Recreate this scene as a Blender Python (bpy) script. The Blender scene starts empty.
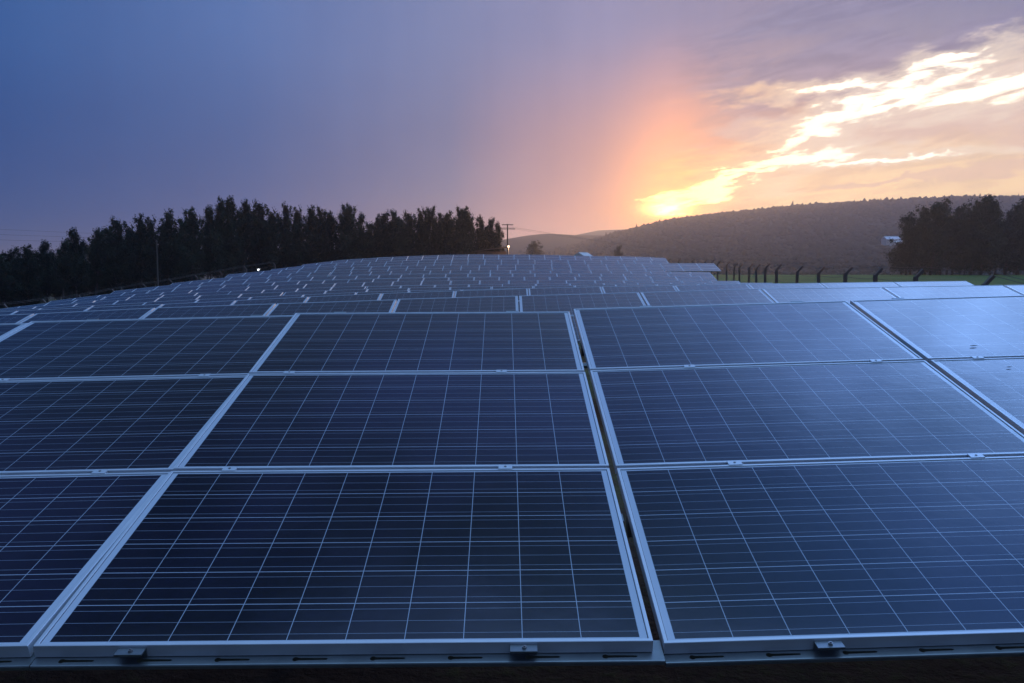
import bpy, bmesh, math, random
import numpy as np
from mathutils import Vector, Matrix

random.seed(7)
rng = np.random.default_rng(7)
R = math.radians
C = bpy.context.scene.collection
scene = bpy.context.scene

# ------------------------------------------------------------------ camera
F = 847.0                 # focal length in pixels of a 1024 wide picture
PITCH = R(4.88)
ZC = 1.75                 # eye height
cam_d = bpy.data.cameras.new('camera')
cam_d.sensor_width = 36.0
cam_d.lens = 36.0 * F / 1024.0
cam_d.clip_start = 0.05
cam_d.clip_end = 20000.0
cam = bpy.data.objects.new('camera', cam_d)
C.objects.link(cam)
cam.location = (0, 0, ZC)
cam.rotation_euler = (math.pi / 2 - PITCH, 0, 0)
scene.camera = cam

# ------------------------------------------------------------------ exposure
scene.view_settings.view_transform = 'Standard'
scene.view_settings.look = 'None'
scene.view_settings.exposure = 0.0
scene.view_settings.gamma = 1.0
scene.view_settings.use_curve_mapping = False
scene.cycles.use_denoising = True
scene.cycles.max_bounces = 6
scene.cycles.volume_bounces = 1

SUN_AZ, SUN_EL = R(10.2), R(4.3)


def srgb(r, g, b, k=1.0):
    f = lambda c: (c / 255 / 12.92 if c / 255 <= 0.04045 else ((c / 255 + 0.055) / 1.055) ** 2.4)
    return (f(r) * k, f(g) * k, f(b) * k, 1.0)


class NT:
    """small helper to write node trees as expressions"""
    def __init__(self, tree):
        self.t = tree
        self.n = tree.nodes
        self.l = tree.links

    def put(self, sock, v):
        if isinstance(v, (int, float)):
            sock.default_value = v
        elif isinstance(v, (tuple, list)):
            if len(v) == 3 and len(sock.default_value) == 4:
                v = (*v, 1.0)
            sock.default_value = v
        else:
            self.l.new(v, sock)

    def node(self, kind, **kw):
        nd = self.n.new(kind)
        for k, v in kw.items():
            setattr(nd, k, v)
        return nd

    def math(self, op, a, b=0.0, c=0.0, clamp=False):
        nd = self.node('ShaderNodeMath', operation=op, use_clamp=clamp)
        self.put(nd.inputs[0], a)
        self.put(nd.inputs[1], b)
        self.put(nd.inputs[2], c)
        return nd.outputs[0]

    def add(self, a, b): return self.math('ADD', a, b)
    def sub(self, a, b): return self.math('SUBTRACT', a, b)
    def mul(self, a, b): return self.math('MULTIPLY', a, b)
    def div(self, a, b): return self.math('DIVIDE', a, b)

    def step(self, x, a, b, lo=0.0, hi=1.0):
        nd = self.node('ShaderNodeMapRange', interpolation_type='SMOOTHSTEP')
        self.put(nd.inputs['Value'], x)
        self.put(nd.inputs['From Min'], a)
        self.put(nd.inputs['From Max'], b)
        self.put(nd.inputs['To Min'], lo)
        self.put(nd.inputs['To Max'], hi)
        return nd.outputs[0]

    def lin(self, x, a, b, lo=0.0, hi=1.0):
        nd = self.node('ShaderNodeMapRange')
        self.put(nd.inputs['Value'], x)
        self.put(nd.inputs['From Min'], a)
        self.put(nd.inputs['From Max'], b)
        self.put(nd.inputs['To Min'], lo)
        self.put(nd.inputs['To Max'], hi)
        return nd.outputs[0]

    def gauss(self, x, s):
        q = self.div(x, s)
        return self.math('EXPONENT', self.mul(self.mul(q, q), -1.0))

    def mix(self, f, a, b, mode='MIX'):
        nd = self.node('ShaderNodeMix', data_type='RGBA', blend_type=mode)
        self.put(nd.inputs['Factor'], f)
        self.put(nd.inputs[6], a)
        self.put(nd.inputs[7], b)
        return nd.outputs[2]

    def ramp(self, f, stops):
        nd = self.node('ShaderNodeValToRGB')
        el = nd.color_ramp.elements
        while len(el) < len(stops):
            el.new(0.5)
        for e, (p, c) in zip(el, stops):
            e.position = p
            e.color = c if len(c) == 4 else (*c, 1)
        self.put(nd.inputs[0], f)
        return nd.outputs[0]

    def xyz(self, x, y, z=0.0):
        nd = self.node('ShaderNodeCombineXYZ')
        self.put(nd.inputs[0], x)
        self.put(nd.inputs[1], y)
        self.put(nd.inputs[2], z)
        return nd.outputs[0]

    def noise(self, vec, scale, detail=4.0, rough=0.5, dist=0.0):
        nd = self.node('ShaderNodeTexNoise')
        self.put(nd.inputs['Vector'], vec)
        nd.inputs['Scale'].default_value = scale
        nd.inputs['Detail'].default_value = detail
        nd.inputs['Roughness'].default_value = rough
        nd.inputs['Distortion'].default_value = dist
        return nd.outputs['Fac']


# ------------------------------------------------------------------ sky (world)
world = bpy.data.worlds.new('World')
scene.world = world
world.use_nodes = True
w = NT(world.node_tree)
w.n.clear()
tc = w.node('ShaderNodeTexCoord')
sep = w.node('ShaderNodeSeparateXYZ')
w.l.new(tc.outputs['Generated'], sep.inputs[0])
dx, dy, dz = sep.outputs
deg = 180 / math.pi
az = w.mul(w.math('ARCTAN2', dx, dy), deg)                 # 0 straight ahead, + to the right
el = w.mul(w.math('ARCSINE', w.math('MINIMUM', w.math('MAXIMUM', dz, -1.0), 1.0)), deg)
A = w.lin(az, -40, 40)                                     # clamped azimuth factor


def ap(px):                                                # azimuth factor of a picture column
    return (math.degrees(math.atan((px - 512) / F)) + 40) / 80


low = w.ramp(A, [(0.0, srgb(34, 84, 150)), (ap(20), srgb(40, 86, 150)), (ap(250), srgb(66, 92, 152)), (ap(450), srgb(134, 122, 142)),
                 (ap(560), srgb(228, 152, 128)), (ap(650), srgb(255, 170, 104)), (ap(760), srgb(252, 184, 112)), (ap(900), srgb(250, 208, 150)), (1.0, srgb(238, 194, 154))])
midc = w.ramp(A, [(0.0, srgb(36, 76, 140)), (ap(20), srgb(42, 80, 142)), (ap(250), srgb(66, 94, 150)), (ap(450), srgb(112, 118, 156)),
                  (ap(580), srgb(196, 150, 152)), (ap(680), srgb(246, 174, 140)), (ap(780), srgb(236, 186, 150)), (ap(900), srgb(226, 194, 168)), (1.0, srgb(210, 184, 174))])
high = w.ramp(A, [(0.0, srgb(40, 84, 148)), (ap(20), srgb(52, 92, 154)), (ap(250), srgb(86, 116, 174)), (ap(450), srgb(116, 128, 172)),
                  (ap(600), srgb(146, 144, 180)), (ap(750), srgb(152, 142, 168)), (ap(900), srgb(144, 140, 168)), (1.0, srgb(136, 136, 166))])
base = w.mix(w.step(el, -0.3, 7.0), low, midc)
base = w.mix(w.step(el, 6.0, 16.0), base, high)

# soft mottling of the rain cloud on the left
mott = w.noise(w.xyz(w.mul(az, 0.05), w.mul(el, 0.09), 3.0), 1.0, 3.0, 0.5)
mott2 = w.noise(w.xyz(w.mul(az, 0.5), w.mul(el, 0.03), 1.0), 1.0, 3.0, 0.6)    # falling rain: faint upright streaks
base = w.mix(1.0, base, w.ramp(w.add(w.mul(mott, 0.75), w.mul(mott2, 0.25)), [(0.25, (0.84, 0.86, 0.90)), (0.75, (1.16, 1.14, 1.10))]), 'MULTIPLY')

# broken cloud to the right of the sun
sx = w.sub(az, 10.0)
across = w.sub(el, w.add(w.add(3.9, w.mul(sx, 0.52)), w.mul(w.mul(sx, sx), -0.0075)))            # distance above the slanting gap in the cloud
cl_v = w.xyz(w.mul(az, 0.27), w.mul(w.sub(el, w.mul(az, 0.15)), 1.35), 0.0)
cl_n = w.noise(cl_v, 1.0, 9.0, 0.60, 0.35)
cl_v2 = w.xyz(w.mul(az, 0.11), w.mul(w.sub(el, w.mul(az, 0.12)), 0.42), 7.3)
cl_n2 = w.noise(cl_v2, 1.0, 8.0, 0.60, 0.5)
right = w.step(az, 6.0, 16.0)
# dull mauve banks above the gap
bank = w.mul(w.mul(w.step(cl_n2, 0.42, 0.58), right), w.step(el, 2.0, 8.0))
bankc = w.mix(w.step(el, 5.0, 15.0), srgb(228, 182, 164), srgb(140, 136, 166))
bankc = w.mix(1.0, bankc, w.mix(w.step(cl_n, 0.35, 0.65), (0.88, 0.88, 0.9, 1), (1.12, 1.1, 1.08, 1)), 'MULTIPLY')
base = w.mix(w.mul(bank, 0.9), base, bankc)
# the bright breaks in the cloud, each with its own place, length, thickness and tilt
def dirpx(px, py):
    u = 341.5 - py
    Y = F * math.cos(PITCH) + u * math.sin(PITCH)
    Z = u * math.cos(PITCH) - F * math.sin(PITCH)
    X = px - 512
    return math.degrees(math.atan2(X, Y)), math.degrees(math.atan2(Z, math.hypot(X, Y)))


wn_ = w.node('ShaderNodeTexNoise')
w.l.new(w.xyz(w.mul(az, 0.33), w.mul(el, 0.75), 4.0), wn_.inputs['Vector'])
wn_.inputs['Scale'].default_value = 1.0
wn_.inputs['Detail'].default_value = 6.0
wn_.inputs['Roughness'].default_value = 0.6
wsp = w.node('ShaderNodeSeparateColor')
w.l.new(wn_.outputs['Color'], wsp.inputs[0])
wv_ = w.xyz(w.add(az, w.mul(w.sub(wsp.outputs[0], 0.5), 5.0)), w.add(el, w.mul(w.sub(wsp.outputs[1], 0.5), 2.3)), 0.0)


def patches(lst, wide=1.8):
    m = None
    for cx, cy, hl, ht, tilt in lst:
        a0, e0 = dirpx(cx, cy)
        mp = w.node('ShaderNodeMapping', vector_type='TEXTURE')
        w.l.new(wv_, mp.inputs['Vector'])
        mp.inputs['Location'].default_value = (a0, e0, 0)
        mp.inputs['Rotation'].default_value = (0, 0, math.atan(tilt))
        mp.inputs['Scale'].default_value = (hl * 0.064, ht * 0.064, 1)
        ln = w.node('ShaderNodeVectorMath', operation='LENGTH')
        w.l.new(mp.outputs[0], ln.inputs[0])
        f = w.step(ln.outputs['Value'], wide, 0.15)
        m = f if m is None else w.math('MAXIMUM', m, f)
    return m


BREAKS = [(664, 211, 22, 5, 0), (690, 199, 50, 9, .15), (728, 183, 34, 5, .1), (752, 171, 30, 5, .15), (795, 158, 55, 8, .10), (885, 159, 70, 3, .02),
                  (808, 134, 34, 9, .38), (838, 113, 48, 9, .30), (902, 101, 60, 10, .24), (985, 89, 70, 10, .15), (832, 88, 52, 5, .05), (932, 70, 52, 8, .15),
                  (960, 56, 36, 5, .22), (775, 148, 30, 4, .2), (1070, 76, 60, 11, .18), (1150, 60, 90, 14, .1)]
bright = patches(BREAKS)
halo = patches(BREAKS, 3.6)
veil = w.mul(w.step(across, 2.0, -1.2), w.step(az, 8.5, 18.0))
veil = w.mul(veil, w.step(cl_n, 0.30, 0.60, 0.45, 1.0))
base = w.mix(w.mul(veil, 0.85), base, w.mix(w.step(el, 3.0, 9.0), (1.35, 0.92, 0.46, 1), (1.0, 0.72, 0.50, 1)))
dull = patches([(900, 128, 120, 15, .06), (990, 112, 90, 10, .12), (1000, 72, 60, 6, .2), (880, 180, 70, 3, .05), (985, 170, 60, 7, .08), (1090, 120, 90, 16, .1), (770, 128, 60, 12, .1)])
base = w.mix(w.mul(w.mul(w.step(w.add(dull, w.mul(w.sub(cl_n, 0.5), 1.2)), 0.25, 0.8), 0.75), w.step(az, 9.0, 15.0)), base, w.mix(w.step(el, 4.0, 11.0), srgb(246, 206, 178), srgb(222, 192, 186)))
soft = w.mul(w.step(w.add(halo, w.mul(w.sub(cl_n, 0.5), 1.8)), 0.15, 0.95), w.step(halo, 0.0, 0.2))
base = w.mix(w.mul(soft, w.step(az, 7.0, 13.0, 0.0, 0.68)), base, w.mix(w.step(az, 9.0, 22.0), (1.3, 0.72, 0.25, 1), (1.0, 0.82, 0.66, 1)))
gap = w.mul(w.step(w.add(bright, w.mul(w.sub(cl_n, 0.5), 3.0)), 0.42, 0.98), w.step(bright, 0.02, 0.2))
gapc = w.mix(w.step(az, 9.0, 22.0), (2.6, 1.8, 0.70, 1), (1.6, 1.45, 1.18, 1))
base = w.mix(gap, base, gapc)
# glow round the hidden sun
ga = w.sub(az, 10.2)
ge = w.sub(el, 4.0)
rad = w.math('SQRT', w.add(w.mul(ga, ga), w.mul(w.mul(ge, ge), 1.3)))
core = w.math('SQRT', w.add(w.mul(w.mul(ga, ga), 0.4), w.mul(w.mul(ge, ge), 3.2)))
base = w.mix(1.0, base, w.mix(w.gauss(rad, 3.6), (0, 0, 0, 1), (0.60, 0.22, 0.0, 1)), 'ADD')
base = w.mix(1.0, base, w.mix(w.gauss(core, 0.75), (0, 0, 0, 1), (4.0, 2.6, 0.8, 1)), 'ADD')
pillar = w.mul(w.gauss(w.sub(az, 10.2), 2.5), w.step(el, 17.0, 3.0))          # warm pillar of lit rain above the sun
base = w.mix(1.0, base, w.mix(pillar, (0, 0, 0, 1), (0.52, 0.15, -0.04, 1)), 'ADD')

# open dusk sky overhead and behind: Nishita
sky = w.node('ShaderNodeTexSky', sky_type='NISHITA', sun_disc=False)
sky.sun_elevation = SUN_EL
sky.sun_rotation = SUN_AZ
sky.altitude = 1500.0
sky.air_density = 1.0
sky.dust_density = 1.0
sky.ozone_density = 1.5
skyc = w.mix(1.0, sky.outputs[0], (0.11, 0.12, 0.15, 1), 'MULTIPLY')
cover = w.noise(w.xyz(w.mul(az, 0.03), w.mul(el, 0.06), 2.0), 1.0, 5.0, 0.55)
upper = w.mix(w.step(cover, 0.40, 0.62), skyc, (0.115, 0.20, 0.56, 1))
upper = w.mix(1.0, upper, w.mix(w.step(el, 42.0, 75.0), (1, 1, 1, 1), (8.8, 9.4, 6.2, 1)), 'MULTIPLY')
upper = w.mix(1.0, upper, w.mix(w.step(az, 8.0, -30.0), (1, 1, 1, 1), (0.50, 0.52, 0.56, 1)), 'MULTIPLY')
# bright break in the cloud high on the right (the panels on the right mirror it)
br = w.mul(w.mul(w.gauss(w.sub(az, 39.0), 19.0), w.gauss(w.sub(el, 29.0), 9.0)), w.step(el, 18.0, 26.0))
br = w.mul(br, w.lin(w.noise(w.xyz(w.mul(az, 0.09), w.mul(el, 0.15), 5.0), 1.0, 5.0, 0.55), 0.34, 0.66, 0.55, 1.2))
total = w.mix(w.step(el, 17.0, 34.0), base, upper)
total = w.mix(1.0, total, w.mix(br, (0, 0, 0, 1), (1.15, 2.1, 4.3, 1)), 'ADD')
br2 = w.mul(w.gauss(w.sub(az, 40.0), 24.0), w.gauss(w.sub(el, 45.0), 13.0))
total = w.mix(1.0, total, w.mix(br2, (0, 0, 0, 1), (0.12, 0.36, 1.15, 1)), 'ADD')
behind = w.step(w.math('ABSOLUTE', az), 60.0, 110.0)
total = w.mix(behind, total, w.mix(w.step(el, 8.0, 50.0), srgb(48, 60, 96), upper))
total = w.mix(w.step(el, 0.0, -3.0), total, srgb(40, 40, 48))
bg = w.node('ShaderNodeBackground')
w.l.new(total, bg.inputs[0])
bg.inputs[1].default_value = 1.0
wo = w.node('ShaderNodeOutputWorld')
w.l.new(bg.outputs[0], wo.inputs[0])

# ------------------------------------------------------------------ sun, low behind the thin cloud
sun_d = bpy.data.lights.new('sun', 'SUN')
sun_d.energy = 0.8
sun_d.angle = R(2.5)
sun_d.color = (1.0, 0.62, 0.32)
sun = bpy.data.objects.new('sun', sun_d)
C.objects.link(sun)
sdir = Vector((math.sin(SUN_AZ) * math.cos(SUN_EL), math.cos(SUN_AZ) * math.cos(SUN_EL), math.sin(SUN_EL)))
sun.rotation_euler = sdir.to_track_quat('Z', 'Y').to_euler()


# ================================================================== helpers
def at(px, py, D):
    """the point seen at a picture position, D metres ahead"""
    u = (341.5 - py) / F * D
    return Vector(((px - 512) / F * D, D * math.cos(PITCH) + u * math.sin(PITCH), u * math.cos(PITCH) - D * math.sin(PITCH) + ZC))


def mesh_from(name, verts, faces, mats=(), mat_idx=None, smooth=False):
    me = bpy.data.meshes.new(name)
    me.from_pydata([tuple(v) for v in verts], [], [tuple(f) for f in faces])
    for m in mats:
        me.materials.append(m)
    if mat_idx is not None:
        me.polygons.foreach_set('material_index', mat_idx)
    if smooth:
        me.polygons.foreach_set('use_smooth', [True] * len(me.polygons))
    me.update()
    return me


def link(name, data, parent=None, mat=None):
    o = bpy.data.objects.new(name, data)
    C.objects.link(o)
    if parent:
        o.parent = parent
    if mat:
        data.materials.append(mat)
    return o


def tag(o, label=None, cat=None, group=None, kind=None):
    if label: o['label'] = label
    if cat: o['category'] = cat
    if group: o['group'] = group
    if kind: o['kind'] = kind
    return o


def empty(name, loc=(0, 0, 0), rz=0.0):
    o = bpy.data.objects.new(name, None)
    o.empty_display_size = 0.2
    C.objects.link(o)
    o.location = loc
    o.rotation_euler = (0, 0, rz)
    return o


class MB:
    def __init__(self):
        self.v = []
        self.f = []

    def box(self, lo, hi, M=None):
        b = len(self.v)
        for z in (lo[2], hi[2]):
            for y in (lo[1], hi[1]):
                for x in (lo[0], hi[0]):
                    p = Vector((x, y, z))
                    self.v.append(M @ p if M else p)
        for q in ((0, 2, 3, 1), (4, 5, 7, 6), (0, 1, 5, 4), (2, 6, 7, 3), (0, 4, 6, 2), (1, 3, 7, 5)):
            self.f.append([b + i for i in q])
        return self

    def tube(self, pts, rads, n=8, cap=True):
        pts = [Vector(p) for p in pts]
        b = len(self.v)
        for i, p in enumerate(pts):
            d = (pts[min(i + 1, len(pts) - 1)] - pts[max(i - 1, 0)]).normalized()
            s = Vector((0, 1, 0)) if abs(d.z) > 0.7 else Vector((0, 0, 1))
            a = d.cross(s).normalized()
            c = d.cross(a)
            for k in range(n):
                t = 2 * math.pi * k / n
                self.v.append(p + (a * math.cos(t) + c * math.sin(t)) * rads[i])
        for i in range(len(pts) - 1):
            for k in range(n):
                self.f.append([b + i * n + k, b + i * n + (k + 1) % n, b + (i + 1) * n + (k + 1) % n, b + (i + 1) * n + k])
        if cap:
            self.f.append([b + k for k in range(n)][::-1])
            self.f.append([b + (len(pts) - 1) * n + k for k in range(n)])
        return self

    def data(self, name, mat=None, smooth=False):
        me = mesh_from(name, self.v, self.f, (mat,) if mat else (), smooth=smooth)
        bm = bmesh.new()
        bm.from_mesh(me)
        bmesh.ops.recalc_face_normals(bm, faces=bm.faces)
        bm.to_mesh(me)
        bm.free()
        return me


def new_mat(name):
    m = bpy.data.materials.new(name)
    m.use_nodes = True
    nt = NT(m.node_tree)
    nt.n.clear()
    out = nt.node('ShaderNodeOutputMaterial')
    p = nt.node('ShaderNodeBsdfPrincipled')
    nt.l.new(p.outputs[0], out.inputs[0])
    return m, nt, p


def plain(name, col, rough=0.7, metal=0.0, var=0.25, scale=6.0, bump=0.0, spec=0.5):
    m, nt, p = new_mat(name)
    t = nt.node('ShaderNodeTexCoord')
    n = nt.noise(t.outputs['Object'], scale, 6.0, 0.6)
    c = nt.mix(n, tuple(x * (1 - var) for x in col), tuple(min(1, x * (1 + var)) for x in col))
    nt.put(p.inputs['Base Color'], c)
    nt.put(p.inputs['Roughness'], rough)
    nt.put(p.inputs['Metallic'], metal)
    nt.put(p.inputs['Specular IOR Level'], spec)
    if bump:
        b = nt.node('ShaderNodeBump')
        b.inputs['Strength'].default_value = bump
        b.inputs['Distance'].default_value = 0.02
        nt.put(b.inputs['Height'], n)
        nt.put(p.inputs['Normal'], b.outputs[0])
    return m


# ------------------------------------------------------------------ materials
PW, PH, GAP = 1.65, 0.99, 0.02                 # panel size, gap between rows


def make_cell_mat():
    m, nt, p = new_mat('solar_cells')
    t = nt.node('ShaderNodeTexCoord')
    s = nt.node('ShaderNodeSeparateXYZ')
    nt.l.new(t.outputs['Object'], s.inputs[0])
    x, y = s.outputs[0], s.outputs[1]
    mx, my, cw = 0.0325, 0.0185, 0.1585
    chy = (PH - 2 * my) / 6
    u = nt.div(nt.sub(x, mx), cw)
    v = nt.div(nt.sub(y, my), chy)
    fu, fv = nt.math('FRACT', u), nt.math('FRACT', v)
    du = nt.mul(nt.math('MINIMUM', fu, nt.sub(1.0, fu)), cw)           # metres to the nearest upright cell gap
    dv = nt.mul(nt.math('MINIMUM', fv, nt.sub(1.0, fv)), chy)
    gx = nt.math('LESS_THAN', du, 0.00112)
    gy = nt.math('LESS_THAN', dv, 0.0015)
    inside = nt.mul(nt.mul(nt.math('GREATER_THAN', u, 0.0), nt.math('LESS_THAN', u, 10.0)),
                    nt.mul(nt.math('GREATER_THAN', v, 0.0), nt.math('LESS_THAN', v, 6.0)))
    # three bus bars a cell
    fb = nt.math('FRACT', nt.mul(v, 3.0))
    db = nt.mul(nt.math('ABSOLUTE', nt.sub(fb, 0.5)), chy / 3)
    bus = nt.math('LESS_THAN', db, 0.0009)
    # each cell its own shade, crystal flakes inside
    cell_id = nt.xyz(nt.math('FLOOR', u), nt.math('FLOOR', v), 0.0)
    wn = nt.node('ShaderNodeTexWhiteNoise', noise_dimensions='4D')
    oi = nt.node('ShaderNodeObjectInfo')
    nt.l.new(cell_id, wn.inputs['Vector'])
    nt.l.new(oi.outputs['Random'], wn.inputs['W'])
    vor = nt.node('ShaderNodeTexVoronoi')
    vor.inputs['Scale'].default_value = 85.0
    nt.l.new(t.outputs['Object'], vor.inputs['Vector'])
    sepc = nt.node('ShaderNodeSeparateColor')
    nt.l.new(vor.outputs['Color'], sepc.inputs[0])
    k = nt.add(nt.mul(wn.outputs[0], 0.35), nt.mul(sepc.outputs[0], 0.55))
    silicon = nt.mix(k, (0.0016, 0.0022, 0.007), (0.0046, 0.0062, 0.022))
    col = nt.mix(bus, silicon, (0.26, 0.30, 0.36))
    col = nt.mix(nt.math('MAXIMUM', gx, gy), col, (0.46, 0.51, 0.58))
    col = nt.mix(inside, (0.66, 0.69, 0.74), col)
    # dark sealing line along the frame lip
    ex = nt.math('MINIMUM', nt.sub(x, 0.0), nt.sub(PW, x))
    ey = nt.math('MINIMUM', nt.sub(y, 0.0), nt.sub(PH, y))
    seal = nt.math('LESS_THAN', nt.math('MINIMUM', ex, ey), 0.0128)
    col = nt.mix(seal, col, (0.02, 0.025, 0.035))
    # thin uneven dust
    wv = nt.node('ShaderNodeVectorMath', operation='ADD')
    nt.l.new(t.outputs['Object'], wv.inputs[0])
    nt.l.new(nt.xyz(nt.mul(oi.outputs['Random'], 40.0), nt.mul(oi.outputs['Random'], 17.0)), wv.inputs[1])
    dn = nt.noise(wv.outputs[0], 2.2, 7.0, 0.65)
    spots = nt.noise(wv.outputs[0], 60.0, 3.0, 0.6)
    low_edge = nt.step(y, 0.12, 0.0, 0.0, 0.035)
    dust = nt.add(nt.add(nt.add(nt.step(dn, 0.45, 0.75, 0.0, 0.018), nt.step(nt.noise(nt.xyz(nt.add(nt.mul(x, 26.0), nt.mul(oi.outputs['Random'], 90.0)), nt.mul(y, 1.6)), 1.0, 4.0, 0.6), 0.60, 0.78, 0.0, 0.022)), low_edge), nt.step(spots, 0.72, 0.78, 0.0, 0.03))
    col = nt.mix(dust, col, (0.30, 0.28, 0.26))
    nt.put(p.inputs['Base Color'], col)
    nt.put(p.inputs['Roughness'], nt.add(0.05, nt.add(nt.mul(dust, 1.2), nt.mul(dn, 0.05))))
    p.inputs['IOR'].default_value = 1.5
    b = nt.node('ShaderNodeBump')
    b.inputs['Strength'].default_value = 0.25
    b.inputs['Distance'].default_value = 0.004
    nt.put(b.inputs['Height'], nt.noise(wv.outputs[0], 5.0, 3.0, 0.5))
    nt.put(p.inputs['Normal'], b.outputs[0])
    return m


def make_frame_mat():
    m, nt, p = new_mat('anodised_aluminium')
    t = nt.node('ShaderNodeTexCoord')
    oi = nt.node('ShaderNodeObjectInfo')
    n = nt.noise(t.outputs['Object'], 5.0, 8.0, 0.7)
    nt.put(p.inputs['Base Color'], nt.mix(n, (0.64, 0.67, 0.70), (0.82, 0.83, 0.85)))
    nt.put(p.inputs['Metallic'], 0.35)
    nt.put(p.inputs['Roughness'], nt.lin(n, 0.3, 0.7, 0.34, 0.52))
    return m


M_CELL = make_cell_mat()
M_FRAME = make_frame_mat()
M_ZINC = plain('galvanised_steel', (0.25, 0.27, 0.28), 0.42, 0.7, 0.3, 14.0)
M_BOLT = plain('steel_bolt', (0.34, 0.33, 0.33), 0.4, 0.8, 0.2, 60.0)
M_POST = plain('weathered_concrete', (0.17, 0.13, 0.11), 0.9, 0.0, 0.3, 5.0)
M_WIRE = plain('rusty_wire', (0.12, 0.10, 0.09), 0.6, 0.5)
M_BARK = plain('bark', (0.11, 0.095, 0.08), 0.9, 0.0, 0.5, 2.0)
M_WOOD = plain('grey_pole_wood', (0.14, 0.12, 0.10), 0.85, 0.0, 0.3, 3.0)
M_WHITE = plain('white_paint', (0.72, 0.72, 0.70), 0.6, 0.0, 0.08, 2.0)
M_ROOF = plain('sheet_roof', (0.55, 0.57, 0.60), 0.45, 0.3, 0.12, 2.0)
M_DARKROOF = plain('dark_sheet_roof', (0.05, 0.05, 0.055), 0.6, 0.1, 0.2, 2.0)
M_GLASS = plain('dark_window_glass', (0.02, 0.025, 0.03), 0.12, 0.0, 0.1, 2.0)


def foliage(name, a, b, scale=0.35):
    m, nt, p = new_mat(name)
    t = nt.node('ShaderNodeTexCoord')
    oi = nt.node('ShaderNodeObjectInfo')
    n = nt.noise(t.outputs['Object'], scale, 4.0, 0.6)
    n = nt.add(nt.mul(n, 0.8), nt.mul(oi.outputs['Random'], 0.3))
    nt.put(p.inputs['Base Color'], nt.mix(nt.step(n, 0.3, 0.85), a, b))
    p.inputs['Roughness'].default_value = 0.9
    p.inputs['Specular IOR Level'].default_value = 0.06
    return m


M_LEAF = foliage('eucalyptus_leaves', (0.028, 0.040, 0.028), (0.064, 0.086, 0.054))
M_FAR = foliage('distant_wood', (0.010, 0.015, 0.011), (0.019, 0.024, 0.017), 0.02)


def emission(name, col, k):
    m = bpy.data.materials.new(name)
    m.use_nodes = True
    nt = NT(m.node_tree)
    nt.n.clear()
    out = nt.node('ShaderNodeOutputMaterial')
    e = nt.node('ShaderNodeEmission')
    e.inputs[0].default_value = (*col, 1)
    e.inputs[1].default_value = k
    nt.l.new(e.outputs[0], out.inputs[0])
    return m


# ================================================================== the rows of tables: where their top edges run
# D = metres ahead, then top-edge points as seen, then a seam to start the columns from, ends
ROWS = [
    (11.7, [(-60, 318), (0, 315), (166, 307), (380, 299.7), (540, 295.4), (641, 292.5), (760, 289), (879, 287.4), (990, 285.5), (1120, 284)], 519.3, -80, 1118),
    (19.4, [(-60, 315), (0, 311.5), (180, 303.3), (304, 297), (381, 293.4), (528, 288.4), (603, 286.6), (676, 285.6), (747, 284), (890, 282), (960, 281)], 528.5, -60, 960),
    (26.9, [(-60, 313), (0, 309.8), (180, 300), (380, 291), (528, 288.2), (700, 285.3), (850, 283.8)], 515.0, -45, 836),
    (34.4, [(-60, 313), (0, 309.6), (180, 296.5), (380, 288.6), (480, 286.6), (600, 284.8), (700, 283.6), (790, 283.2)], 532.7, -35, 783),
    (42.0, [(-60, 318), (0, 311), (117, 297.5), (200, 292), (340, 286.6), (480, 284), (600, 283), (780, 283)], 434.6, -50, 778),
    (49.5, [(-40, 315), (-15, 311), (46, 303.5), (117, 295.5), (200, 289.4), (300, 284.4), (400, 281.6), (480, 280.5), (600, 280.3), (745, 280.6)], 423.0, -15, 741),
    (57.0, [(35, 303), (46, 301.5), (117, 293), (200, 286.2), (300, 281), (400, 278.3), (480, 277.2), (600, 276.5), (720, 276)], 500.0, 46, 712),
    (64.4, [(105, 292), (117, 290.7), (172, 284.8), (225, 281), (300, 277.2), (400, 274.6), (480, 273.6), (600, 273.6), (710, 274)], 513.0, 117, 704),
    (71.5, [(160, 284.3), (172, 283), (225, 277.3), (300, 273), (400, 270.6), (480, 270), (600, 270.8), (710, 272.4)], 491.0, 172, 700),
    (79.0, [(215, 276), (225, 275), (270, 270.6), (340, 267.4), (400, 266), (480, 265), (600, 264.3), (680, 263.5), (720, 263.5)], 498.0, 225, 715),
    (86.5, [(260, 270.5), (270, 269.5), (307, 265.3), (360, 262), (420, 260.3), (480, 259.5), (600, 260), (680, 260.8)], 502.0, 270, 674),
    (94.0, [(298, 265), (307, 264), (342, 260.2), (400, 256.6), (440, 255.2), (480, 254.4), (530, 254.4), (640, 257), (668, 258.3)], 484.0, 307, 664),
    (101.5, [(333, 260.6), (342, 259.7), (390, 256.8), (440, 255.3), (480, 254.8), (530, 254.8), (640, 257.2), (660, 257.8)], 477.0, 342, 656),
    (109.0, [(365, 258.2), (375, 257.4), (430, 255.7), (480, 255.2), (520, 255.2)], 470.0, 375, 470),
]
TILT = R(14.0)
ROWPTS = []
for D, pts, seam, x0, x1 in ROWS:
    P = [at(px, py, D) for px, py in pts]
    ROWPTS.append((np.mean([p.y for p in P]), np.array([p.x for p in P]), np.array([p.z for p in P])))
TOPH = 1.46                                    # top edge above the ground

_ys = np.array([1.0, 5.2] + [r[0] for r in ROWPTS])


def row_z(i, x):
    """ground under row i (0 = nearest table) at x, running on past its ends"""
    if i <= 1:
        return 0.0 + np.clip(x, -9, 9) * 0.012
    y, X, Z = ROWPTS[i - 2]
    z = np.interp(x, X, Z) - TOPH
    left = np.maximum(X[0] - x, 0.0)
    right = np.maximum(x - X[-1], 0.0)
    return z - np.minimum(left * 0.09, 6.0) - np.minimum(right * 0.10, 0.75)


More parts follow.
